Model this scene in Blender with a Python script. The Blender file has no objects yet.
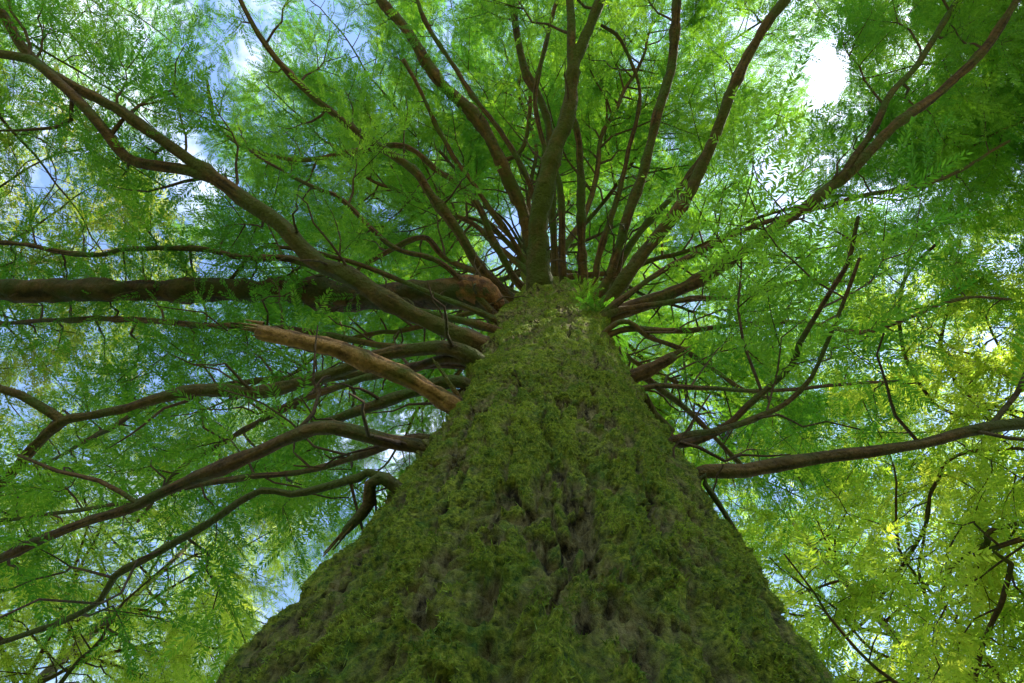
import bpy, math
import numpy as np
from mathutils import Vector
R = math.radians
rng = np.random.default_rng(11)
SC = bpy.context.scene

# ------------------------------------------------------------------ camera, sky, sun, exposure
CAM = np.array([0.0, 0.0, 1.2]); PITCH = R(74.6); FPX = 512.0
cam = bpy.data.cameras.new('camera'); cam.lens = 18.0; cam.sensor_width = 36.0; cam.clip_start = 0.05; cam.clip_end = 2000
camo = bpy.data.objects.new('camera', cam); SC.collection.objects.link(camo)
camo.location = CAM; camo.rotation_euler = (R(90) + PITCH, 0, 0); SC.camera = camo

SUN_EL, SUN_AZ = R(53), R(110)          # azimuth clockwise from +Y (behind the trunk, to the right)
w = bpy.data.worlds.new('World'); SC.world = w; w.use_nodes = True
nt = w.node_tree; nt.nodes.clear()
wo = nt.nodes.new('ShaderNodeOutputWorld'); bg = nt.nodes.new('ShaderNodeBackground')
sky = nt.nodes.new('ShaderNodeTexSky'); sky.sky_type = 'NISHITA'; sky.sun_disc = False
sky.sun_elevation = SUN_EL; sky.sun_rotation = SUN_AZ; sky.air_density = 1.0; sky.dust_density = 0.3; sky.ozone_density = 1.5
tc = nt.nodes.new('ShaderNodeTexCoord'); mp = nt.nodes.new('ShaderNodeMapping'); mp.inputs['Scale'].default_value = (1, 1, 1.6)
cn = nt.nodes.new('ShaderNodeTexNoise'); cn.inputs['Scale'].default_value = 2.6; cn.inputs['Detail'].default_value = 7; cn.inputs['Roughness'].default_value = .6
cr = nt.nodes.new('ShaderNodeValToRGB'); cr.color_ramp.elements[0].position = .54; cr.color_ramp.elements[1].position = .80
cm = nt.nodes.new('ShaderNodeMix'); cm.data_type = 'RGBA'; cm.inputs[7].default_value = (6.5, 6.8, 7.2, 1)
L = nt.links.new
L(tc.outputs['Generated'], mp.inputs['Vector']); L(mp.outputs['Vector'], cn.inputs['Vector']); L(cn.outputs['Fac'], cr.inputs['Fac'])
L(cr.outputs['Color'], cm.inputs[0]); L(sky.outputs['Color'], cm.inputs[6]); L(cm.outputs[2], bg.inputs['Color'])
bg.inputs['Strength'].default_value = 0.15
L(bg.outputs['Background'], wo.inputs['Surface'])
sun = bpy.data.lights.new('sun', 'SUN'); sun.energy = 5.0; sun.angle = R(0.5); sun.color = (1.0, .93, .80)
suno = bpy.data.objects.new('sun', sun); SC.collection.objects.link(suno)
sd = Vector((math.cos(SUN_EL) * math.sin(SUN_AZ), math.cos(SUN_EL) * math.cos(SUN_AZ), math.sin(SUN_EL)))
suno.rotation_euler = sd.to_track_quat('Z', 'Y').to_euler(); suno.location = (20, 25, 40)
vs = SC.view_settings; SC.display_settings.display_device = 'sRGB'
vs.view_transform = 'Standard'; vs.look = 'None'; vs.gamma = 1; vs.exposure = 1.65
cy = SC.cycles; cy.max_bounces = 8; cy.diffuse_bounces = 5; cy.transmission_bounces = 6; cy.glossy_bounces = 2; cy.use_denoising = True
cy.sample_clamp_indirect = 6

# ------------------------------------------------------------------ helpers
def mat(name):
    m = bpy.data.materials.new(name); m.use_nodes = True
    m.node_tree.nodes.clear(); return m, m.node_tree.nodes, m.node_tree.links.new

def mesh_np(name, V, F, m, parent=None, attr=None, smooth=False):
    """V (n,3), F (k,3|4) -> one mesh object. Vertices are given in world space."""
    V = np.asarray(V, np.float32); F = np.asarray(F, np.int32)
    if parent is not None:
        o0 = np.zeros(3)
        p = parent
        while p is not None:
            o0 = o0 + np.array(p.location); p = p.parent
        V = V - o0.astype(np.float32)
    me = bpy.data.meshes.new(name)
    k, s = F.shape
    me.vertices.add(len(V)); me.vertices.foreach_set('co', V.ravel())
    me.loops.add(k * s); me.loops.foreach_set('vertex_index', F.ravel())
    me.polygons.add(k); me.polygons.foreach_set('loop_start', np.arange(0, k * s, s, dtype=np.int32))
    if smooth: me.polygons.foreach_set('use_smooth', np.ones(k, bool))
    for an, (dom, vals) in (attr or {}).items():
        a = me.attributes.new(an, 'FLOAT', dom); a.data.foreach_set('value', np.asarray(vals, np.float32))
    me.update(calc_edges=True); me.materials.append(m)
    o = bpy.data.objects.new(name, me); SC.collection.objects.link(o)
    if parent is not None: o.parent = parent
    return o

def empty(name, loc, label, cat, group=None):
    o = bpy.data.objects.new(name, None); SC.collection.objects.link(o); o.location = loc
    o['label'] = label; o['category'] = cat
    if group: o['group'] = group
    return o

def hash3(i, j, k, seed):
    n = (i.astype(np.uint32) * np.uint32(374761393) + j.astype(np.uint32) * np.uint32(668265263)
         + k.astype(np.uint32) * np.uint32(2147483647) + np.uint32(seed * 144665 + 1013))
    n = (n ^ (n >> np.uint32(13))) * np.uint32(1274126177)
    n = (n ^ (n >> np.uint32(16))) * np.uint32(2246822519)
    return ((n ^ (n >> np.uint32(15))) & np.uint32(0xffff)).astype(np.float32) / 65535.0

def vnoise(P, seed=0):
    P = np.asarray(P, np.float32); I = np.floor(P).astype(np.int64); f = P - I; f = f * f * f * (f * (f * 6 - 15) + 10)
    i, j, k = I[:, 0], I[:, 1], I[:, 2]; x, y, z = f[:, 0], f[:, 1], f[:, 2]
    def h(a, b, c): return hash3(i + a, j + b, k + c, seed)
    x00 = h(0,0,0)*(1-x)+h(1,0,0)*x; x10 = h(0,1,0)*(1-x)+h(1,1,0)*x
    x01 = h(0,0,1)*(1-x)+h(1,0,1)*x; x11 = h(0,1,1)*(1-x)+h(1,1,1)*x
    return (x00*(1-y)+x10*y)*(1-z) + (x01*(1-y)+x11*y)*z

def fbm(P, octv=4, seed=0, gain=.5):
    P = np.asarray(P, np.float32); a, s, t = 1.0, 0.0, 0.0
    for o in range(octv):
        t = t + a * vnoise(P * (2.03 ** o), seed + o * 7); s += a; a *= gain
    return t / s

def sstep(a, b, x):
    t = np.clip((x - a) / (b - a), 0, 1); return t * t * (3 - 2 * t)

FW = np.array([0, math.cos(PITCH), math.sin(PITCH)]); UP = np.array([0, -math.sin(PITCH), math.cos(PITCH)]); RT = np.array([1.0, 0, 0])
def ray(px, py): return FW + (px - 512) / FPX * RT + (341.5 - py) / FPX * UP
def project(P):
    Q = np.asarray(P) - CAM; d = Q @ FW
    d = np.where(np.abs(d) < 1e-6, 1e-6, d)
    return 512 + FPX * (Q @ RT) / d, 341.5 - FPX * (Q @ UP) / d, d

# ------------------------------------------------------------------ materials
def leaf_material(name, dark, light, tr_dark, tr_light, trans=.55):
    m, N, L = mat(name)
    out = N.new('ShaderNodeOutputMaterial'); at = N.new('ShaderNodeAttribute'); at.attribute_name = 'tint'
    def mix(a, b):
        x = N.new('ShaderNodeMix'); x.data_type = 'RGBA'; x.inputs[6].default_value = (*a, 1); x.inputs[7].default_value = (*b, 1)
        L(at.outputs['Fac'], x.inputs[0]); return x
    c1, c2 = mix(dark, light), mix(tr_dark, tr_light)
    d = N.new('ShaderNodeBsdfDiffuse'); t = N.new('ShaderNodeBsdfTranslucent'); g = N.new('ShaderNodeBsdfGlossy')
    g.inputs['Roughness'].default_value = .45; g.inputs['Color'].default_value = (.8, .9, .8, 1)
    L(c1.outputs[2], d.inputs['Color']); L(c2.outputs[2], t.inputs['Color'])
    a = N.new('ShaderNodeMixShader'); a.inputs[0].default_value = trans; L(d.outputs[0], a.inputs[1]); L(t.outputs[0], a.inputs[2])
    b = N.new('ShaderNodeMixShader'); b.inputs[0].default_value = .02; L(a.outputs[0], b.inputs[1]); L(g.outputs[0], b.inputs[2])
    L(b.outputs[0], out.inputs['Surface']); return m

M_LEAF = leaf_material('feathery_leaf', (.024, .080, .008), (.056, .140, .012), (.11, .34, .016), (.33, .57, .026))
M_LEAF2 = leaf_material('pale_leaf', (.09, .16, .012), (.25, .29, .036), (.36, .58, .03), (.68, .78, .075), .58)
M_LEAF3 = leaf_material('olive_leaf', (.055, .10, .012), (.12, .14, .02), (.22, .38, .02), (.46, .48, .04), .55)

def bark_material(name, c_dark, c_light, moss, moss_lo, moss_hi, scale=9.0, zs=.25):
    m, N, L = mat(name)
    out = N.new('ShaderNodeOutputMaterial'); b = N.new('ShaderNodeBsdfPrincipled'); L(b.outputs[0], out.inputs['Surface'])
    b.inputs['Roughness'].default_value = .9; b.inputs['Specular IOR Level'].default_value = .2
    tc = N.new('ShaderNodeTexCoord'); mp = N.new('ShaderNodeMapping'); mp.inputs['Scale'].default_value = (scale, scale, scale * zs)
    L(tc.outputs['Object'], mp.inputs['Vector'])
    n1 = N.new('ShaderNodeTexNoise'); n1.inputs['Scale'].default_value = 1.6; n1.inputs['Detail'].default_value = 8; n1.inputs['Roughness'].default_value = .65
    L(mp.outputs[0], n1.inputs['Vector'])
    n2 = N.new('ShaderNodeTexNoise'); n2.inputs['Scale'].default_value = 2.2; n2.inputs['Detail'].default_value = 6; n2.inputs['Roughness'].default_value = .6
    L(tc.outputs['Object'], n2.inputs['Vector'])
    r1 = N.new('ShaderNodeValToRGB'); r1.color_ramp.elements[0].position = .40; r1.color_ramp.elements[1].position = .66
    r1.color_ramp.elements[0].color = (*c_dark, 1); r1.color_ramp.elements[1].color = (*c_light, 1)
    sa = N.new('ShaderNodeAttribute'); sa.attribute_name = 'streak'; s1 = N.new('ShaderNodeMath'); s1.operation = 'MULTIPLY'; s1.inputs[1].default_value = .5; L(n1.outputs['Fac'], s1.inputs[0])
    s2 = N.new('ShaderNodeMath'); s2.operation = 'MULTIPLY_ADD'; s2.inputs[1].default_value = .55; L(sa.outputs['Fac'], s2.inputs[0]); L(s1.outputs[0], s2.inputs[2]); L(s2.outputs[0], r1.inputs[0])
    r2 = N.new('ShaderNodeMapRange'); r2.inputs[1].default_value = moss_lo; r2.inputs[2].default_value = moss_hi; L(n2.outputs['Fac'], r2.inputs[0])
    x = N.new('ShaderNodeMix'); x.data_type = 'RGBA'; x.inputs[7].default_value = (*moss, 1)
    L(r2.outputs[0], x.inputs[0]); L(r1.outputs[0], x.inputs[6]); L(x.outputs[2], b.inputs['Base Color'])
    bp = N.new('ShaderNodeBump'); bp.inputs['Strength'].default_value = 1; bp.inputs['Distance'].default_value = .05
    n3 = N.new('ShaderNodeTexNoise'); n3.inputs['Scale'].default_value = 38; n3.inputs['Detail'].default_value = 5; L(tc.outputs['Object'], n3.inputs['Vector'])
    sm = N.new('ShaderNodeMath'); sm.operation = 'MULTIPLY_ADD'; sm.inputs[1].default_value = .5; L(n3.outputs['Fac'], sm.inputs[0]); L(n1.outputs['Fac'], sm.inputs[2])
    L(sm.outputs[0], bp.inputs['Height']); L(bp.outputs[0], b.inputs['Normal'])
    return m

M_BRANCH = bark_material('branch_bark', (.024, .014, .006), (.115, .063, .024), (.045, .066, .010), .45, .62)
M_STUB = bark_material('torn_wood', (.055, .028, .010), (.33, .18, .07), (.075, .078, .014), .50, .64)
M_TORN = bark_material('torn_reddish_wood', (.05, .021, .009), (.27, .12, .045), (.05, .05, .014), .52, .62)
M_DARK = bark_material('dark_bark', (.015, .010, .005), (.095, .055, .022), (.030, .040, .008), .42, .58)
M_HALF = bark_material('half_mossy_bark', (.024, .015, .006), (.125, .072, .027), (.048, .053, .008), .42, .60)
M_MOSSY = bark_material('mossy_limb_bark', (.03, .02, .008), (.115, .07, .027), (.046, .058, .007), .30, .52)
M_TWIG = bark_material('twig_bark', (.035, .022, .012), (.09, .055, .028), (.045, .055, .012), .5, .7)
M_FARBARK = bark_material('grey_bark', (.07, .055, .04), (.26, .21, .16), (.06, .07, .015), .55, .7)

def trunk_material():
    m, N, L = mat('mossy_trunk_bark')
    out = N.new('ShaderNodeOutputMaterial'); b = N.new('ShaderNodeBsdfPrincipled'); L(b.outputs[0], out.inputs['Surface'])
    b.inputs['Roughness'].default_value = .95; b.inputs['Specular IOR Level'].default_value = .15
    tc = N.new('ShaderNodeTexCoord'); mp = N.new('ShaderNodeMapping'); mp.inputs['Scale'].default_value = (1, 1, .35)
    L(tc.outputs['Object'], mp.inputs['Vector'])
    def noise(scale, detail, src, rough=.6):
        n = N.new('ShaderNodeTexNoise'); n.inputs['Scale'].default_value = scale; n.inputs['Detail'].default_value = detail
        n.inputs['Roughness'].default_value = rough; L(src, n.inputs['Vector']); return n
    fib = noise(30, 8, mp.outputs[0], .7); fine = noise(70, 6, tc.outputs['Object'], .7)
    big = noise(2.4, 5, tc.outputs['Object']); mid = noise(9, 6, tc.outputs['Object'], .65)
    bark = N.new('ShaderNodeValToRGB'); e = bark.color_ramp.elements
    e[0].position = .40; e[0].color = (.018, .013, .006, 1); e[1].position = .64; e[1].color = (.26, .215, .085, 1)
    L(fib.outputs['Fac'], bark.inputs[0])
    moss = N.new('ShaderNodeValToRGB'); e = moss.color_ramp.elements
    e[0].position = .37; e[0].color = (.022, .042, .005, 1); e[1].position = .65; e[1].color = (.28, .31, .028, 1)
    k = e.new(.5); k.color = (.125, .155, .012, 1)
    L(fine.outputs['Fac'], moss.inputs[0])
    mg = N.new('ShaderNodeMix'); mg.data_type = 'RGBA'; mg.blend_type = 'MIX'; mg.inputs[7].default_value = (.045, .125, .02, 1)
    gm = N.new('ShaderNodeMapRange'); gm.inputs[1].default_value = .5; gm.inputs[2].default_value = .75; gm.inputs[4].default_value = .75
    L(mid.outputs['Fac'], gm.inputs[0]); L(gm.outputs[0], mg.inputs[0]); L(moss.outputs[0], mg.inputs[6])
    hgt = N.new('ShaderNodeAttribute'); hgt.attribute_name = 'ridge'
    add = N.new('ShaderNodeMath'); add.operation = 'MULTIPLY_ADD'; add.inputs[1].default_value = .9; L(hgt.outputs['Fac'], add.inputs[0]); L(big.outputs['Fac'], add.inputs[2])
    add2 = N.new('ShaderNodeMath'); add2.operation = 'MULTIPLY_ADD'; add2.inputs[1].default_value = .6; L(mid.outputs['Fac'], add2.inputs[0]); L(add.outputs[0], add2.inputs[2])
    mm = N.new('ShaderNodeMapRange'); mm.inputs[1].default_value = .68; mm.inputs[2].default_value = .98; L(add2.outputs[0], mm.inputs[0])
    x = N.new('ShaderNodeMix'); x.data_type = 'RGBA'; L(mm.outputs[0], x.inputs[0]); L(bark.outputs[0], x.inputs[6]); L(mg.outputs[2], x.inputs[7])
    L(x.outputs[2], b.inputs['Base Color'])
    s = N.new('ShaderNodeMath'); s.operation = 'ADD'; L(fib.outputs['Fac'], s.inputs[0]); L(fine.outputs['Fac'], s.inputs[1])
    bp = N.new('ShaderNodeBump'); bp.inputs['Strength'].default_value = 1.0; bp.inputs['Distance'].default_value = .03
    L(s.outputs[0], bp.inputs['Height']); L(bp.outputs[0], b.inputs['Normal'])
    return m
M_TRUNK = trunk_material()
M_MOSS = leaf_material('moss_shoots', (.045, .095, .008), (.23, .30, .022), (.08, .16, .010), (.30, .40, .024), .35)

# ------------------------------------------------------------------ ground
def ground():
    m, N, L = mat('bounce_litter_grass')
    out = N.new('ShaderNodeOutputMaterial'); b = N.new('ShaderNodeBsdfPrincipled'); L(b.outputs[0], out.inputs['Surface']); b.inputs['Roughness'].default_value = 1
    tc = N.new('ShaderNodeTexCoord'); n = N.new('ShaderNodeTexNoise'); n.inputs['Scale'].default_value = 1.3; n.inputs['Detail'].default_value = 10
    L(tc.outputs['Object'], n.inputs['Vector'])
    r = N.new('ShaderNodeValToRGB'); e = r.color_ramp.elements; e[0].position = .38; e[0].color = (.20, .16, .09, 1); e[1].position = .6; e[1].color = (.16, .25, .05, 1)  # unseen litter and grass, lightened to bounce light up onto the trunk
    L(n.outputs['Fac'], r.inputs[0]); L(r.outputs[0], b.inputs['Base Color'])
    n_ = 120; g = np.sinh(np.linspace(-5, 5, n_)) / np.sinh(5) * 600
    X, Y = np.meshgrid(g, g, indexing='ij'); P = np.stack([X.ravel(), Y.ravel(), np.zeros(n_ * n_)], 1)
    P[:, 2] = (fbm(P * .35 + 50, 3, 5) - .5) * .25 - .12
    i = np.arange(n_ - 1); A = (i[:, None] * n_ + i[None]).ravel()
    o = mesh_np('ground', P, np.stack([A, A + n_, A + n_ + 1, A + 1], 1), m, smooth=True); o['kind'] = 'structure'
ground()

# ------------------------------------------------------------------ main trunk
D = 1.6
AX_Z = np.array([-2.0, 0, 7.7, 10, 14, 24, 30]) + CAM[2]
AX_X = np.array([-.17, 0, .65, .62, .45, .45, .5])
RZ = np.array([-1.3, 0, .87 * D, 1.77 * D, 3.4 * D, 4.8 * D, 6.5 * D, 9 * D, 14 * D, 18 * D]) + CAM[2]
RV = np.array([.74, .61, .507, .438, .366, .31, .19, .13, .06, .01]) * D
def smooth_interp(z, Z, V):
    s = 0
    for d in (-.5, -.25, 0, .25, .5): s = s + np.interp(z + d, Z, V)
    return s / 5
def axis(z): return np.stack([smooth_interp(z, AX_Z, AX_X), np.full_like(z, D), z], -1)
def rad(z): return smooth_interp(z, RZ, RV)

TREE = empty('mossy_conifer', (0, D, 0), 'towering conifer with a massive moss covered trunk seen from its foot', 'tree')

def trunk():
    nt_ = 1100
    t = np.linspace(0, 2 * np.pi, nt_, endpoint=False); th = t + .62 * np.sin(t); th = th - np.pi / 2   # finer facing -Y
    zs = np.concatenate([np.linspace(-.2, 1.3, 60), np.linspace(1.3, 4.5, 620)[1:], np.linspace(4.5, 10, 480)[1:], np.linspace(10, 29, 200)[1:]])
    Z, T = np.meshgrid(zs, th, indexing='ij'); Z = Z.ravel(); T = T.ravel()
    r = rad(Z); A = axis(Z); c, s = np.cos(T), np.sin(T)
    fl = sstep(3.3, 1.2, Z)                                           # root flare, stronger to the left
    r = r * (1 + fl * (.20 * np.clip(-c, 0, 1) ** 2 + .05 * np.cos(5 * T + 1)))
    r = r * (1 + .020 * np.sin(3 * T + .5 + .5 * Z) + .014 * np.sin(7 * T + .9 * Z + 1.2 * np.sin(.8 * Z)) + .007 * np.sin(11 * T - 1.3 * Z))
    k = np.clip(r / .55, .12, 1)
    Q = np.stack([c * r, s * r, Z], 1)
    warp = np.stack([fbm(Q * 2.2 + 7, 3, 31), fbm(Q * 2.2 + 17, 3, 32), fbm(Q * 2.2 + 27, 3, 33)], 1) - .5
    W = Q + warp * .22
    f1 = fbm(W * np.array([7.5, 7.5, 2.2]) + 3, 4, 1, .5)             # long furrows
    f1r = 1 - np.abs(2 * f1 - 1) * 2.2
    lump = fbm(W * np.array([11, 11, 8.0]) + 9, 4, 2, .55)             # moss cushions
    pits = sstep(.54, .63, fbm(W * np.array([27, 27, 12.0]) + 21, 3, 3, .5)) * sstep(.34, .50, fbm(W * np.array([5, 5, 3.0]) + 41, 2, 13))
    flake = fbm(W * np.array([16, 16, 34.0]) + 5, 3, 4, .55)
    fine = fbm(W * np.array([45, 45, 30.0]), 3, 6, .6)
    low = fbm(Q * 2.5 + 2, 3, 8)
    pits = np.maximum(pits, .55 * sstep(.56, .64, fbm(W * np.array([46, 46, 26.0]) + 81, 2, 15, .5)) * sstep(.42, .58, fbm(W * np.array([4, 4, 2.4]) + 91, 2, 16)))
    f3 = fbm(W * np.array([9, 9, 1.3]) + 33, 4, 17, .5); crack = sstep(.055, .0, np.abs(f3 - .5)) * sstep(.40, .58, fbm(W * np.array([3, 3, 6.0]) + 71, 3, 18))
    pits = np.maximum(pits * (.35 + .65 * sstep(.16, .0, np.abs(f3 - .5))), 1.0 * crack)
    f2 = fbm(W * np.array([26, 26, 6.0]) + 63, 3, 14, .55)
    h = (.035 * (low - .5) + .028 * (lump - .5) - .024 * f1r - .036 * pits + .030 * (flake - .5) + .024 * (fine - .5) + .030 * (f2 - .5))
    h = h * (1 + .2 * sstep(5.0, 2.2, Z))
    ridge = np.clip(.5 + 9 * (.040 * (lump - .5) - .020 * (f1r - .2) - .06 * pits + .034 * (flake - .5) + .03 * (f2 - .5)), 0, 1) - .25
    r2 = r + h * k
    for bz, bt, br in COLLARS:                                         # swollen collars where limbs leave the trunk
        dt = (T - bt + np.pi) % (2 * np.pi) - np.pi; e2 = ((Z - bz + .25 * br) / (2.6 * br)) ** 2 + (r * dt / (2.0 * br)) ** 2
        near = e2 < 9; r2[near] += 1.1 * br * np.exp(-e2[near])
    V = np.stack([A[:, 0] + c * r2, A[:, 1] + s * r2, Z], 1)
    nz = len(zs); i = np.arange(nz - 1)[:, None] * nt_; j = np.arange(nt_)[None]; j2 = (j + 1) % nt_
    F = np.stack([(i + j), (i + j2), (i + nt_ + j2), (i + nt_ + j)], -1).reshape(-1, 4)
    o = mesh_np('trunk', V, F, M_TRUNK, TREE, {'ridge': ('POINT', ridge)}, True)
    # moss shoots standing on the ridges
    G = V.reshape(nz, nt_, 3); front = np.abs(t - np.where(t > np.pi, 2 * np.pi, 0)) < 1.75
    cand = np.where((ridge.reshape(nz, nt_) > .18) & front[None] & (zs[:, None] > 1.5) & (zs[:, None] < 7.5))
    n = 280000
    area = np.gradient(zs)[cand[0]] * rad(zs[cand[0]]); area = area / area.sum()
    pick = rng.choice(len(cand[0]), n, p=area)
    zi, ti = cand[0][pick], cand[1][pick]
    B = G[zi, ti]; nr = np.stack([np.cos(th[ti]), np.sin(th[ti]), np.zeros(n)], 1)
    d = nr * .7 + rng.normal(0, .55, (n, 3)); d[:, 2] -= .25; d /= np.linalg.norm(d, axis=1)[:, None]
    side = np.cross(d, rng.normal(0, 1, (n, 3))); side /= np.linalg.norm(side, axis=1)[:, None]
    ln = rng.uniform(.006, .017, n)[:, None]; wd = rng.uniform(.0008, .0017, n)[:, None]
    B = B - nr * .002
    VV = np.stack([B - side * wd, B + side * wd, B + d * ln], 1).reshape(-1, 3)
    tint = (fbm(B * 7, 3, 40) - .5) * 1.9 + .45 + rng.uniform(-.25, .25, n)
    ms = mesh_np('moss', VV, np.arange(3 * n).reshape(n, 3), M_MOSS, o, {'tint': ('FACE', np.clip(tint, 0, 1))})
    ms['kind'] = 'stuff'
    return o

# ------------------------------------------------------------------ limbs
def resample(P, Rr, step):
    P = np.asarray(P, float); Rr = np.asarray(Rr, float)
    if len(P) == 2: P = np.array([P[0], (P[0] + P[1]) / 2, P[1]]); Rr = np.array([Rr[0], Rr.mean(), Rr[1]])
    E = np.vstack([2 * P[0] - P[1], P, 2 * P[-1] - P[-2]]); out, ro = [], []
    for i in range(len(P) - 1):
        p0, p1, p2, p3 = E[i:i + 4]; n = max(2, int(np.linalg.norm(p2 - p1) / step))
        for u in np.arange(n) / n:
            out.append(.5 * ((2 * p1) + (-p0 + p2) * u + (2 * p0 - 5 * p1 + 4 * p2 - p3) * u * u + (-p0 + 3 * p1 - 3 * p2 + p3) * u ** 3))
            ro.append(Rr[i] * (1 - u) + Rr[i + 1] * u)
    out.append(P[-1]); ro.append(Rr[-1]); return np.array(out), np.array(ro)

def tube(P, Rr, ns, rough=.0, seed=0, cap=True):
    P = np.asarray(P, float); n = len(P)
    T = np.gradient(P, axis=0); T /= np.linalg.norm(T, axis=1)[:, None] + 1e-9
    ref = np.array([0, 0, 1.0]) if abs(T[0, 2]) < .85 else np.array([1.0, 0, 0])
    N = np.zeros_like(P); b = ref - T[0] * (ref @ T[0]); N[0] = b / np.linalg.norm(b)
    for i in range(1, n):
        b = N[i - 1] - T[i] * (N[i - 1] @ T[i]); N[i] = b / (np.linalg.norm(b) + 1e-9)
    B = np.cross(T, N); a = np.arange(ns) / ns * 2 * np.pi
    ring = N[:, None] * np.cos(a)[None, :, None] + B[:, None] * np.sin(a)[None, :, None]
    rr = np.repeat(np.asarray(Rr)[:, None], ns, 1)
    if rough:
        q = (P[:, None] + ring * rr[..., None]).reshape(-1, 3)
        rr = rr * (1 + rough * 2 * (fbm(q * 5 + seed, 3, 50) - .5) + rough * 1.4 * (fbm(q * 22 + seed, 2, 51) - .5)).reshape(n, ns)
    al = np.concatenate([[0], np.cumsum(np.linalg.norm(np.diff(P, axis=0), axis=1))])[:, None] + 0 * a[None]; kr = 3.2 + 0 * al
    gq = np.stack([np.cos(a)[None] * kr + seed * 3.3, np.sin(a)[None] * kr, al * 1.6], -1).reshape(-1, 3)
    st = fbm(gq, 4, 95, .6); tube.st = np.append(st, .5) if cap else st
    if rough: rr = rr * (1 + rough * 1.5 * (st - .5)).reshape(n, ns)
    V = (P[:, None] + ring * rr[..., None]).reshape(-1, 3)
    i = np.arange(n - 1)[:, None] * ns; j = np.arange(ns)[None]; j2 = (j + 1) % ns
    F = np.stack([i + j, i + j2, i + ns + j2, i + ns + j], -1).reshape(-1, 4)
    if cap:
        V = np.vstack([V, P[-1] + T[-1] * Rr[-1] * .6]); c = len(V) - 1; e = (n - 1) * ns
        F = np.vstack([F, np.stack([e + j[0], e + j2[0], np.full(ns, c), np.full(ns, c)], -1)])
        F = F[:, :]
    return V, F

class MB:
    def __init__(s): s.V, s.F, s.S, s.n = [], [], [], 0
    def add(s, V, F): s.V.append(V); s.F.append(F + s.n); s.S.append(tube.st); s.n += len(V)
    def build(s, name, m, parent, smooth=True):
        V = np.vstack(s.V); F = np.vstack(s.F); S = np.concatenate(s.S)
        tri = F[:, 2] == F[:, 3]
        if tri.any():                                                 # cap fans: make them quads over a doubled centre
            k = np.where(tri)[0]; V = np.vstack([V, V[F[k, 3]] + 1e-4]); F[k, 3] = np.arange(len(V) - len(k), len(V)); S = np.append(S, np.full(len(k), .5))
        return mesh_np(name, V, F, m, parent, {'streak': ('POINT', S)}, smooth)

# sprig templates: a drooping shoot with two rows of soft leaflets
def sprig_template(seed, pairs=22, ln=.32, lf=.042, wd=.0050, ang=58):
    g = np.random.default_rng(seed); q = []
    for i in range(pairs):
        u = (i + .6) / pairs
        base = np.array([ln * u, 0, -.10 * ln * u * u * 2])
        sz = lf * (.45 + .75 * math.sin(math.pi * (.12 + .8 * u))) * g.uniform(.8, 1.15)
        for s in (-1, 1):
            a = R(ang * (1.05 - .35 * u) + g.normal(0, 9)); b = base + np.array([g.uniform(-.004, .004), 0, 0])
            d = np.array([math.cos(a), s * math.sin(a), g.normal(-.12, .22)]); d /= np.linalg.norm(d)
            w_ = np.cross(d, [0, 0, 1]); w_ /= np.linalg.norm(w_); w_ = w_ + np.array([0, 0, g.normal(0, .35)]); w_ *= wd * g.uniform(.8, 1.2)
            q.append([b, b + d * sz * .45 + w_, b + d * sz, b + d * sz * .5 - w_])
    return np.array(q)                                                # (leaflets,4,3)

SPRIG = [sprig_template(i) for i in range(8)]
SPRIG_BIG = [sprig_template(20 + i, 13, .34, .072, .0105, 62) for i in range(6)]

def in_hole(P, core=False):
    """real gaps of the crown, where the open sky shows"""
    x, y, d = project(P)
    bad = np.zeros(len(P), bool)
    for hx, hy, a, b, prob in HOLES:
        if core and prob < .7: continue
        e = ((x - hx) / a) ** 2 + ((y - hy) / b) ** 2
        bad |= (e < 1) & (rng.random(len(P)) < prob * np.clip(2.2 * (1 - e) + .25, 0, 1))
    return bad
HOLES = [(828, 72, 22, 32, 1), (765, 172, 15, 22, .9), (735, 205, 10, 14, .6), (905, 8, 9, 14, .8), (45, 176, 16, 18, .85), (25, 130, 60, 90, .3), (60, 220, 70, 60, .25),
         (15, 330, 50, 60, .2), (70, 400, 60, 40, .2), (110, 500, 60, 34, .45), (150, 560, 60, 40, .5), (730, 490, 26, 34, .45), (945, 600, 28, 26, .6), (915, 545, 40, 40, .4),
         (1000, 260, 30, 30, .2), (700, 420, 26, 26, .5), (640, 30, 60, 40, .25), (500, 100, 60, 40, .25), (300, 30, 60, 40, .3), (215, 60, 50, 40, .35), (780, 120, 50, 80, .15)]

def leaves(O, X, Zr, scale, templates, hole=True):
    """O origins, X axis dirs, Zr roughly-up dirs -> leaf quads + tint"""
    O = np.asarray(O); X = np.asarray(X); Zr = np.asarray(Zr); scale = np.asarray(scale)
    if hole:
        k = ~in_hole(O + X * .17 * scale[:, None]); O, X, Zr, scale = O[k], X[k], Zr[k], scale[k]
    X = X / np.linalg.norm(X, axis=1)[:, None]
    Y = np.cross(Zr, X); Y /= np.linalg.norm(Y, axis=1)[:, None] + 1e-9; Zc = np.cross(X, Y)
    Mx = np.stack([X, Y, Zc], 1) * scale[:, None, None]               # rows
    which = rng.integers(0, len(templates), len(O)); VV, TT = [], []
    for i, tp in enumerate(templates):
        k = np.where(which == i)[0]
        if not len(k): continue
        v = np.einsum('lqa,nab->nlqb', tp, Mx[k]) + O[k][:, None, None]
        VV.append(v.reshape(-1, 3))
        tt = np.clip((fbm(O[k] * .8, 2, 60) - .5) * 2.2 + .42 + rng.normal(0, .16, len(k)), 0, 1)
        TT.append(np.clip(tt[:, None] + rng.normal(0, .14, (len(k), tp.shape[0])), 0, 1).ravel())
    if not VV: return np.zeros((0, 3)), np.zeros(0)
    return np.vstack(VV), np.concatenate(TT)

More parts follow.
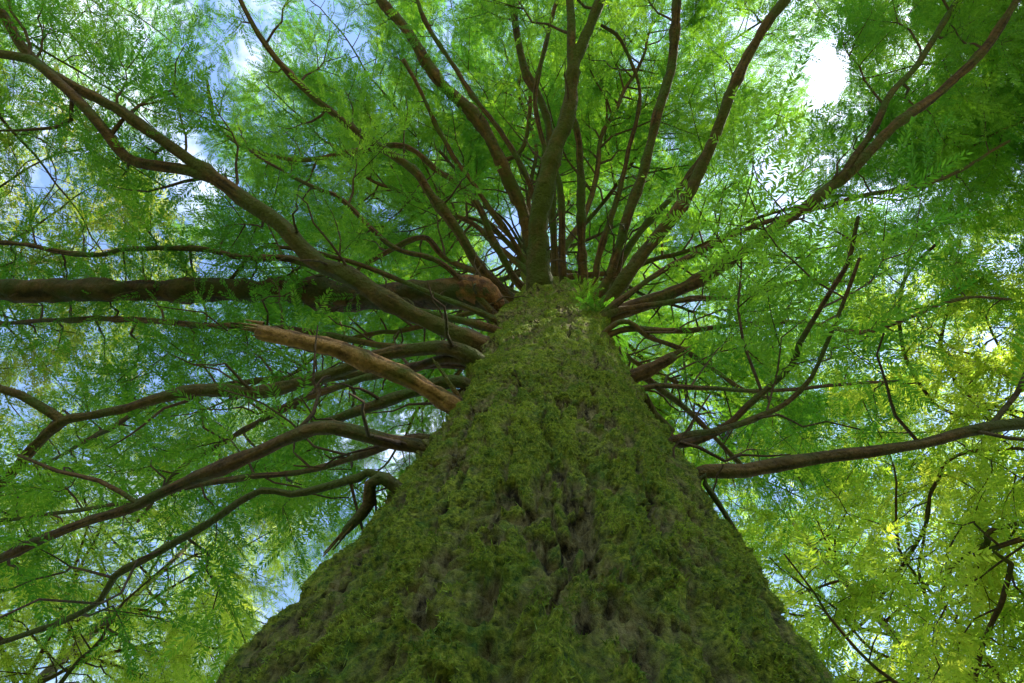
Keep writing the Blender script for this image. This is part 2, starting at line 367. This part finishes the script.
NLEAF = 0
def clothe(P, Rr, branch, start=.25, dens=1.0, sec_len=1.5, leafm=None, tmpl=None, sscale=1.0, twigm=None, sprig_step=.062, droop=.35, seed=0, lift=.05, hole=True):
    """side twigs and foliage of one limb given by its resampled axis P"""
    global NLEAF
    g = np.random.default_rng(1000 + seed); tmpl = tmpl or SPRIG; leafm = leafm or M_LEAF; twigm = twigm or M_TWIG
    seg = np.linalg.norm(np.diff(P, axis=0), axis=1); S = np.concatenate([[0], np.cumsum(seg)]); Ltot = S[-1]
    tw = MB(); O, X, Zr, sc_ = [], [], [], []
    s = Ltot * start; sidef = 1
    def sprigs_along(Q, u0):
        ss = np.linalg.norm(np.diff(Q, axis=0), axis=1); SS = np.concatenate([[0], np.cumsum(ss)])
        d = SS[-1] * u0; sd_ = 1
        while d < SS[-1]:
            p = np.array([np.interp(d, SS, Q[:, a]) for a in range(3)]); i = min(np.searchsorted(SS, d), len(Q) - 1); i = max(i, 1)
            t = Q[i] - Q[i - 1]; t /= np.linalg.norm(t) + 1e-9
            sv = np.cross(t, [0, 0, 1]); sv /= np.linalg.norm(sv) + 1e-9
            a = g.uniform(.5, 1.1); v = t * math.cos(a) + sv * sd_ * math.sin(a) + np.array([0, 0, g.normal(-.22, .3)])
            O.append(p); X.append(v); Zr.append(np.array([g.normal(0, .35), g.normal(0, .35), 1])); sc_.append(sscale * g.uniform(.75, 1.35))
            sd_ = -sd_; d += sprig_step * g.uniform(.6, 1.4) / dens
        v = Q[-1] - Q[-2]; O.append(Q[-1]); X.append(v / np.linalg.norm(v)); Zr.append(np.array([g.normal(0, .3), g.normal(0, .3), 1])); sc_.append(sscale * 1.1)
    while s < Ltot:
        p = np.array([np.interp(s, S, P[:, a]) for a in range(3)]); i = max(1, min(np.searchsorted(S, s), len(P) - 1))
        t = P[i] - P[i - 1]; t /= np.linalg.norm(t); u = s / Ltot
        sv = np.cross(t, [0, 0, 1]); sv /= np.linalg.norm(sv) + 1e-9
        ln = sec_len * (.45 + .9 * math.sin(math.pi * (.25 + .68 * u))) * g.uniform(.55, 1.3)
        a = g.uniform(.75, 1.25); d0 = t * math.cos(a) + sv * sidef * math.sin(a) + np.array([0, 0, g.normal(lift, .22)]); d0 /= np.linalg.norm(d0)
        n = 7; q = np.linspace(0, 1, n)[:, None]; wob = np.cumsum(g.normal(0, .035, (n, 3)), 0) * ln; wob -= wob[0]
        Q = p + d0 * ln * q + np.array([0, 0, -droop]) * ln * q ** 2 + t * ln * .25 * q ** 2 + wob
        if hole and in_hole(Q[[2, 4, 6]], True).any(): sidef = -sidef; s += .2; continue
        r0 = min(np.interp(s, S, Rr) * .55, .008 + .011 * ln)
        tw.add(*tube(Q, np.linspace(r0, .003, n), 4, cap=False))
        sprigs_along(Q, .18)
        for kk in range(g.integers(1, 4)):                             # forked side shoots
            j = g.integers(2, n - 1); l2 = ln * g.uniform(.3, .55); tt = Q[j] - Q[j - 1]; tt /= np.linalg.norm(tt)
            s2 = np.cross(tt, [0, 0, 1]); s2 /= np.linalg.norm(s2) + 1e-9
            d2 = tt * .75 + s2 * g.choice([-1, 1]) * .75 + np.array([0, 0, g.normal(-.1, .2)])
            q2 = np.linspace(0, 1, 5)[:, None]; Q2 = Q[j] + d2 * l2 * q2 + np.array([0, 0, -droop * .8]) * l2 * q2 ** 2
            tw.add(*tube(Q2, np.linspace(r0 * .5, .0025, 5), 3, cap=False)); sprigs_along(Q2, .15)
        sidef = -sidef; s += .30 * g.uniform(.6, 1.5) / dens
    if tw.n: tw.build('side_twigs', twigm, branch, True)['kind'] = 'stuff'
    V, T = leaves(O, X, Zr, sc_, tmpl, hole)
    if len(V):
        n = len(V) // 4; NLEAF += n
        mesh_np('foliage', V, np.arange(4 * n).reshape(n, 4), leafm, branch, {'tint': ('FACE', T)})['kind'] = 'stuff'

def base_on_trunk(px, py):
    d = ray(px, py); t = np.linspace(.5, 24, 3000); Q = CAM + t[:, None] * d
    A = axis(Q[:, 2]); ratio = np.linalg.norm(Q[:, :2] - A[:, :2], axis=1) / np.maximum(rad(Q[:, 2]), .03)
    k = np.where(ratio < .8)[0]
    i = k[0] if len(k) else int(np.argmin(ratio))
    return Q[i]

def traced(pts, w0, w1, elev, base=None, sag=0.0, z0=None):
    """photo polyline (base first) -> 3D axis rising at elev degrees from its base, and radii from widths in pixels"""
    b = base_on_trunk(*pts[0]) if base is None else np.asarray(base, float)
    P = [b]; tn = math.tan(R(elev)); root = None
    if base is None:
        a = axis(b[2:3] - .12)[0]; root = a + (b - a) * min(1.0, .45 * rad(b[2:3])[0] / max(np.linalg.norm((b - a)[:2]), .01))
    for q in pts[1:]:
        d = ray(*q); t = (b[2] - CAM[2]) / d[2]
        for _ in range(60):
            Q = CAM + t * d; rho = math.hypot(*(Q[:2] - b[:2])); t = .5 * t + .5 * (b[2] + tn * rho - sag * rho * rho - CAM[2]) / d[2]
        P.append(CAM + t * d)
    P = np.array(P); _, _, dep = project(P)
    s = np.concatenate([[0], np.cumsum(np.linalg.norm(np.diff(P, axis=0), axis=1))]); s /= s[-1]
    Rr = (w0 + (w1 - w0) * s) * .5 * dep / FPX
    if root is not None: P = np.vstack([root, P]); Rr = np.concatenate([[Rr[0]], Rr])
    return P, Rr

BR = 0
def make_branch(parent, P, Rr, m=M_BRANCH, step=.12, wig=.02, rough=.16, label=None, name='branch', sides=12, collar=True, knots=False, cl=.22):
    global BR; BR += 1
    Q, q = resample(P, Rr, step)
    n = len(Q); s = np.linspace(0, 1, n)[:, None]
    w_ = np.stack([fbm(np.stack([s[:, 0] * n * step * 1.2, np.full(n, BR * 3.1), np.full(n, 5.0 * a)], 1), 3, 70 + a) - .5 for a in range(3)], 1)
    Q = Q + w_ * wig * 6 * np.clip(s * 6, 0, 1)
    if collar: q = q * (1 + .55 * np.exp(-s[:, 0] * n * step / cl))
    if knots:
        g = np.random.default_rng(BR)
        for kk in range(int(n * step / .8) + 1):
            c = g.uniform(0, n * step); q = q * (1 + g.uniform(.08, .28) * np.exp(-((s[:, 0] * n * step - c) / g.uniform(.05, .12)) ** 2))
        q = q * (1 + .22 * (fbm(np.stack([s[:, 0] * n * step * 2.2, np.full(n, BR * 7.7), np.zeros(n)], 1), 3, 90) - .5) * 2)
    mb = MB(); mb.add(*tube(Q, q, sides, rough, BR * 1.7))
    o = mb.build(name, m, parent)
    if label: o['label'] = label
    return o, Q, q

def bare_twigs(Q, q, branch, seed, num, upto):
    g = np.random.default_rng(5000 + seed); mb = MB(); n = len(Q)
    for kk in range(num):
        i = g.integers(int(n * .1), max(int(n * .1) + 1, int(n * upto))); i = min(max(i, 1), n - 2); t = Q[i + 1] - Q[i - 1]; t /= np.linalg.norm(t)
        d = t * g.uniform(.1, .8) + g.normal(0, .6, 3); d /= np.linalg.norm(d); ln = g.uniform(.12, .9) ** 1.3
        u = np.linspace(0, 1, 6)[:, None]; wob = np.cumsum(g.normal(0, .06, (6, 3)), 0) * ln; wob -= wob[0]
        A = Q[i] + d * ln * u + wob - np.array([0, 0, .15]) * ln * u ** 2; mb.add(*tube(A, np.linspace(min(q[i] * .4, .016), .004, 6), 5))
    if mb.n: mb.build('dead_twigs', M_TWIG, branch)['kind'] = 'stuff'

# traced limbs of the big tree: (points base first, width px at base and tip, elevation, foliage start | None, kwargs)
T = [
 # left side
 ([(486, 347), (409, 311), (342, 271), (317, 261), (284, 228), (267, 214), (227, 187), (205, 172), (170, 147), (120, 110), (97, 98), (37, 60), (0, 12), (-40, -40)], 21, 8, 12, .42, 'long mossy limb running up to the left corner'),
 ([(508, 325), (488, 300), (466, 291), (430, 295), (342, 297), (290, 291), (170, 289), (0, 290), (-150, 286)], 30, 21, 1, .8, 'thick almost level limb with torn reddish wood at its base'),
 ([(462, 352), (385, 356), (342, 371), (267, 391), (187, 393), (100, 412), (63, 422), (27, 456), (0, 490), (-40, 540)], 14, 9, 6, .8, None),
 ([(464, 360), (395, 374), (342, 386), (274, 412), (230, 436), (180, 470), (140, 520)], 10, 3, 18, .3, None),
 ([(432, 452), (385, 442), (345, 431), (310, 428), (254, 455), (187, 485), (140, 505), (60, 532), (0, 558), (-60, 590)], 15, 9, 4, .85, None),
 ([(462, 385), (405, 398), (350, 416), (312, 428), (280, 440)], 13, 8, 3, None, None),
 ([(388, 476), (360, 478), (342, 482), (294, 495), (264, 493), (214, 522), (160, 552), (113, 578), (100, 598), (57, 618), (0, 637), (-50, 650)], 8, 6, 6, .5, None),
 ([(515, 302), (482, 268), (455, 228), (429, 194), (412, 170), (370, 142), (342, 122), (303, 86), (262, 40), (235, -10)], 12, 5, 24, .35, None),
 ([(516, 296), (486, 278), (446, 258), (422, 236), (385, 251), (355, 271), (330, 300)], 8, 4, 16, .3, None),
 ([(520, 285), (498, 250), (476, 200), (440, 172), (405, 147), (360, 150), (300, 160), (250, 150), (217, 124), (205, 80)], 8, 3, 28, .25, None),
 ([(500, 318), (440, 262), (390, 244), (342, 200), (320, 190), (290, 174), (250, 150)], 7, 3, 18, .25, None),
 ([(498, 322), (420, 290), (350, 262), (284, 248), (257, 250), (234, 275), (210, 300)], 7, 3, 10, .3, None),
 ([(495, 330), (400, 305), (300, 262), (245, 256), (200, 248), (130, 248), (90, 254), (0, 243), (-60, 240)], 8, 4, 12, .25, None),
 ([(480, 356), (380, 345), (280, 330), (160, 322), (90, 318), (0, 323), (-60, 325)], 8, 4, 20, .25, None),
 ([(470, 368), (400, 368), (330, 378), (250, 384), (160, 400), (90, 440), (30, 470)], 8, 3, 22, .25, None),
 ([(430, 440), (370, 452), (310, 470), (230, 480), (150, 500), (70, 512), (0, 520)], 7, 3, 20, .2, None),
 # top fan
 ([(535, 268), (526, 220), (513, 190), (499, 157), (476, 117), (439, 80), (409, 33), (382, 0), (360, -40)], 15, 10, 36, .4, None),
 ([(541, 300), (539, 228), (542, 200), (552, 157), (566, 117), (572, 67), (582, 43), (602, 0), (625, -50)], 19, 11, 44, .4, 'stout mossy leader rising straight overhead'),
 ([(556, 285), (552, 200), (549, 134), (542, 107), (529, 80), (522, 57), (512, 0), (505, -40)], 8, 8, 40, .35, None),
 ([(583, 290), (581, 228), (579, 150), (572, 117), (566, 100)], 10, 7, 42, None, None),
 ([(563, 290), (561, 228), (559, 187), (546, 150), (535, 90), (545, 40), (560, -20)], 8, 4, 46, .3, None),
 ([(602, 290), (626, 220), (643, 177), (656, 124), (673, 67), (678, 0), (682, -50)], 12, 8, 34, .35, None),
 ([(606, 303), (650, 245), (684, 200), (711, 147), (731, 90), (757, 37), (787, 0), (820, -40)], 14, 10, 26, .35, None),
 ([(608, 318), (684, 288), (774, 228), (827, 190), (864, 157), (898, 123), (944, 90), (984, 50), (1018, 0), (1045, -45)], 15, 8, 14, .4, 'long bare limb sweeping up to the right corner'),
 ([(600, 300), (634, 240), (670, 200), (700, 160), (722, 120), (745, 70), (770, 20)], 8, 4, 30, .3, None),
 ([(592, 292), (600, 250), (616, 200), (630, 150), (640, 90), (620, 40), (600, 25)], 7, 3, 40, .3, None),
 ([(530, 275), (512, 240), (488, 205), (450, 150), (420, 90), (405, 60)], 7, 4, 32, .3, None),
 ([(548, 280), (532, 190), (505, 140), (470, 90), (430, 30), (410, -20)], 7, 4, 44, .3, None),
 # right side
 ([(690, 474), (750, 467), (817, 456), (918, 441), (968, 428), (1024, 421), (1110, 412)], 13, 13, 4, .75, 'dark level limb leaving the trunk to the right'),
 ([(655, 428), (684, 441), (727, 425), (751, 402), (794, 365), (801, 345), (831, 295), (848, 261), (856, 215)], 9, 4, 12, .5, None),
 ([(668, 438), (720, 432), (760, 418), (784, 405), (807, 378), (821, 345), (840, 300), (857, 255)], 7, 3, 14, .5, None),
 ([(700, 480), (707, 482), (734, 522), (747, 548), (757, 585)], 6, 4, -6, None, 'dead drooping twig close to the trunk'),
 ([(622, 322), (650, 336), (684, 350), (717, 372), (747, 392), (790, 400)], 6, 3, 10, .3, None),
 ([(632, 375), (665, 392), (684, 405), (720, 440), (748, 470)], 7, 4, 8, .4, None),
 ([(636, 393), (655, 415), (672, 432)], 8, 7, 6, None, None),
 ([(612, 312), (690, 300), (740, 298), (770, 290), (810, 280), (860, 282)], 7, 3, 14, .6, None),
 ([(612, 308), (680, 262), (760, 225), (850, 200), (940, 180), (1010, 140)], 7, 3, 22, .8, None),
 ([(620, 330), (700, 330), (790, 320), (870, 330), (950, 300), (1010, 300)], 6, 3, 16, .3, None),
 ([(640, 388), (700, 388), (780, 392), (850, 385), (900, 380)], 6, 3, 14, .3, None),
]
T = [(a, b, c, el * .4 if el >= 24 else el, f, lab) for a, b, c, el, f, lab in T]
COLLARS = []
for pts, w0, w1, el, fs, lab in T:
    b = base_on_trunk(*pts[0]); a = axis(b[2:3])[0]; COLLARS.append((b[2], math.atan2(b[1] - a[1], b[0] - a[0]), w0 * .45 * b[2] / FPX))
trunk()
for i, (pts, w0, w1, el, fs, lab) in enumerate(T):
    P, Rr = traced(pts, w0 * .9, w1 * .88, el)
    o, Q, q = make_branch(TREE, P, Rr, label=lab, wig=.012, m=M_DARK if i == 1 else M_HALF if i in (0, 2, 22, 16, 28) else M_MOSSY if i in (17, 6) else M_BRANCH, sides=20, step=.07, rough=.24, knots=True, cl=1.1 if i == 17 else .28)
    bare_twigs(Q, q, o, i, max(2, min(8, int(len(Q) * .08 / 1.0))), .7 if fs is None else min(.9, fs + .15))
    if i == 1:                                                         # bark torn off the lower side of the big level limb
        n0 = int(np.argmin(np.abs(project(Q)[0] - 505))); n1 = int(np.argmin(np.abs(project(Q)[0] - 446)))
        n0, n1 = min(n0, n1), max(n0, n1); A_, a_ = Q[n0:n1], q[n0:n1] * 1.02
        a_ = a_ * (.55 + .5 * np.sin(np.linspace(.12, .88, len(a_)) * math.pi)); mb = MB(); mb.add(*tube(A_ + np.array([.0, -.03, -.035]), a_ * .86, 16, .2, 5)); mb.build('torn_wood', M_TORN, o)['label'] = 'torn reddish wood where the bark is gone'
    if fs is not None: clothe(Q, q, o, fs if i in (0, 1, 2, 3, 4, 5, 6, 8, 12, 13, 14, 15) or i >= 28 else (.55 if i in (7, 9, 10, 11) else .82), .6 if i >= 28 else .8, .8 if i < 16 else 1.0, seed=i, lift=.8 if i < 16 or i >= 28 else 1.2, droop=.2)

# forks of the traced limbs
def fork(i, near, pts, w0, w1, el, fs):
    P0, _ = traced(T[i][0], T[i][1], T[i][2], T[i][3]); Q0, _ = resample(P0, np.ones(len(P0)), .1)
    x, y, _ = project(Q0); b = Q0[np.argmin((x - near[0]) ** 2 + (y - near[1]) ** 2)]
    P, Rr = traced([near] + pts, w0, w1, el, base=b)
    o, Q, q = make_branch(TREE, P, Rr, wig=.012, collar=False)
    if fs is not None: clothe(Q, q, o, fs, .8, .9, seed=100 + i, lift=.8, droop=.25)
fork(0, (220, 182), [(177, 168), (150, 163), (127, 155), (97, 120), (67, 90), (30, 60), (0, 53), (-40, 40)], 11, 8, 8, .3)
fork(2, (66, 421), [(45, 410), (20, 395), (0, 388), (-40, 370)], 9, 7, 5, None)
fork(17, (572, 67), [(571, 43), (569, 0), (566, -40)], 9, 7, 19, .3)
fork(23, (845, 172), [(854, 157), (871, 133), (891, 93), (918, 63), (957, 0), (980, -40)], 7, 5, 20, .3)
fork(4, (140, 505), [(100, 480), (60, 470), (20, 455)], 5, 3, 14, .6)
fork(16, (500, 160), [(522, 150), (530, 110), (528, 60)], 5, 3, 15, .3)

# leafy shoots sprouting from the trunk at the whorl
g = np.random.default_rng(77)
for px, py in [(578, 306), (584, 316), (592, 326), (588, 308), (600, 334), (596, 318)]:
    b = base_on_trunk(px, py); d = np.array([(px - 548) * .012, -.55, .3]) + g.normal(0, .25, 3); u = np.linspace(0, 1, 5)[:, None]
    ln = g.uniform(.15, .38); P = b - d * .05 + d * ln * u - np.array([0, 0, .25]) * ln * u ** 2
    o, Q, q = make_branch(TREE, P, np.linspace(.012, .004, 5), name='leafy_shoot', m=M_TWIG, sides=6, wig=.004, step=.06, collar=False)
    clothe(Q, q, o, .1, 2.0, .22, seed=800 + px, sscale=.45, sprig_step=.05)

# broken stubs
def stub(pts, w0, w1, el, m, label):
    P, Rr = traced(pts, w0, w1, el); global BR
    o, Q, q = make_branch(TREE, P, Rr, m=m, label=label, wig=.01, rough=.30, name='branch_stub', knots=True, sides=24, step=.04)
    mb = MB(); d = Q[-1] - Q[-4]; d /= np.linalg.norm(d); g = np.random.default_rng(int(pts[-1][0]))
    for k in range(9):                                                 # splinters of the broken end
        off = g.normal(0, .45, 3) * q[-1]; off -= d * (off @ d)
        mb.add(*tube(np.array([Q[-1] + off - d * .05, Q[-1] + off * 1.1 + d * g.uniform(.03, .16)]), np.array([q[-1] * .28, .003]), 5, cap=False))
    mb.build('splinters', M_STUB, o)
stub([(458, 408), (430, 392), (409, 381), (375, 366), (342, 352), (300, 340), (256, 331)], 19, 15, 2, M_STUB, 'broken limb stub with pale orange split wood')
stub([(628, 380), (645, 372), (676, 354)], 14, 8, 6, M_BRANCH, 'short broken stub on the right of the trunk')
stub([(466, 420), (458, 395), (447, 378)], 7, 4, 20, M_STUB, 'thin reddish snag beside the broken limb')
stub([(380, 480), (368, 505), (345, 530)], 12, 8, -8, M_BRANCH, 'gnarled snag low on the left of the trunk')

# higher whorls of the crown, up to the tip
k = 0
for z in np.linspace(10.3, 24, 46):
    az = k * 2.39996 + .4; k += 1
    ln = float(np.interp(z, [8, 13, 18, 25], [11.0, 11.0, 8.0, 2.5])) * rng.uniform(.8, 1.15); el = R(rng.uniform(12, 32) + 10 * max(0, -math.sin(az)))
    a = axis(np.array([z]))[0]; d = np.array([math.cos(az), math.sin(az), 0]); r0 = float(np.interp(z, [8, 16, 25], [.075, .055, .022]))
    s = np.linspace(0, 1, 7)[:, None]; sidev = np.array([-d[1], d[0], 0]); wob = np.cumsum(rng.normal(0, .045, 7))[:, None]; wob -= wob[0]
    P = a + d * float(rad(np.array([z]))[0]) * .6 + d * ln * math.cos(el) * s + np.array([0, 0, 1]) * ln * (math.sin(el) * s - .10 * s ** 2) + sidev * wob * ln * .6
    o, Q, q = make_branch(TREE, P, np.linspace(r0, .012, 7), sides=8, wig=.03, step=.25)
    toward = max(0, math.cos(az - (math.pi / 2 - SUN_AZ)))
    clothe(Q, q, o, .2, 1.3 + .15 * toward, 1.75, seed=300 + k, sscale=1.1)

# ------------------------------------------------------------------ neighbouring trees
def neighbour(name, x, y, h, r0, label, limbs, leafm, tmpl, sscale, seed, zlo=.3, n=26, ln=5.0, dens=.8, lean=(0, 0)):
    g = np.random.default_rng(seed); e = empty(name, (x, y, 0), label, 'tree', None)
    Zt = np.linspace(-.15, h, 14); P = np.stack([x + lean[0] * Zt / h + .12 * np.sin(Zt * .6 + seed), y + lean[1] * Zt / h + .12 * np.cos(Zt * .5 + seed), Zt], 1)
    rr = r0 * (1 - Zt / h * .93) * (1 + .5 * np.exp(-np.clip(Zt, 0, 9) / .4))
    Q, q = resample(P, rr, .15); mb = MB(); mb.add(*tube(Q, q, 24, .12, seed)); mb.build('trunk', M_FARBARK, e)
    for j, (pts, w0, w1, b, el, fs) in enumerate(limbs):
        PP, RR = traced([(0, 0)] + pts, w0, w1, el, base=b)
        o, A, aa = make_branch(e, PP, RR, m=M_BRANCH, wig=.02, collar=False); clothe(A, aa, o, fs, dens, 1.3, leafm, tmpl, sscale, seed=seed * 50 + j)
    for j in range(n):
        z = h * (zlo + (1 - zlo) * (j + .5) / n * .98); az = j * 2.39996 + seed; u = z / h
        l = ln * (1.15 - .85 * max(0, (u - .35) / .65)) * g.uniform(.75, 1.2); el = R(g.uniform(5, 40))
        a = np.array([np.interp(z, P[:, 2], P[:, 0]), np.interp(z, P[:, 2], P[:, 1]), z]); d = np.array([math.cos(az), math.sin(az), 0]); s = np.linspace(0, 1, 6)[:, None]
        sv = np.array([-d[1], d[0], 0]); wob = np.cumsum(g.normal(0, .06, 6))[:, None]; wob -= wob[0]
        PP = a + d * l * math.cos(el) * s + np.array([0, 0, 1.0]) * l * (math.sin(el) * s - .15 * s * s) + sv * wob * l * .6
        o, A, aa = make_branch(e, PP, np.linspace(max(.018, r0 * .3 * (1.2 - u)), .008, 6), m=M_BRANCH, sides=7, wig=.03, step=.25, collar=False)
        clothe(A, aa, o, .15, dens, 1.35, leafm, tmpl, sscale, seed=seed * 100 + j)
    return e

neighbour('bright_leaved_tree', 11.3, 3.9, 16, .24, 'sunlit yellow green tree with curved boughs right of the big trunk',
  [([(1018, 522), (984, 542), (958, 555), (944, 582), (938, 610)], 7, 4, (11.3, 3.9, 7.6), -2, .3),
   ([(1024, 540), (1011, 565), (998, 609), (981, 652), (970, 700)], 7, 4, (11.3, 3.9, 6.6), -2, .3),
   ([(1024, 412), (971, 395), (951, 375), (941, 338), (955, 290)], 4, 3, (11.2, 3.9, 9.8), 6, .3),
   ([(971, 417), (918, 385), (901, 338), (905, 280), (940, 240)], 4, 3, (11.2, 3.9, 9.6), 6, .3),
   ([(985, 450), (934, 485), (924, 532), (898, 575), (880, 600)], 4, 3, (11.3, 3.9, 8.4), 2, .3)],
  M_LEAF2, SPRIG_BIG, 1.0, 3, n=30, ln=5.4, dens=.68)
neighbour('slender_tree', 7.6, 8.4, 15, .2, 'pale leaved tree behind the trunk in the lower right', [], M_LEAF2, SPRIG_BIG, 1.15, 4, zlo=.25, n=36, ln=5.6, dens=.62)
neighbour('olive_leaved_tree', -13.0, 1.5, 19, .22, 'yellowish leaved tree at the far left beyond the limbs', [], M_LEAF3, SPRIG_BIG, .95, 5, zlo=.45, n=36, ln=6.6, dens=.72)
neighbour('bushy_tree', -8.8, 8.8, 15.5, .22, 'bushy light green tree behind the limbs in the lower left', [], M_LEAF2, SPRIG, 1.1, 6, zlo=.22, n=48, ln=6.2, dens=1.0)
neighbour('shaded_tree', 11.5, -3.6, 16.5, .2, 'dense dark green tree in the upper right corner', [], M_LEAF, SPRIG, 1.15, 7, zlo=.5, n=46, ln=7.2, dens=1.25)
neighbour('feathery_conifer', -11.0, -5.0, 17, .22, 'fine leaved dark tree in the upper left corner', [], M_LEAF, SPRIG, 1.1, 8, zlo=.45, n=36, ln=7.2, dens=.9)
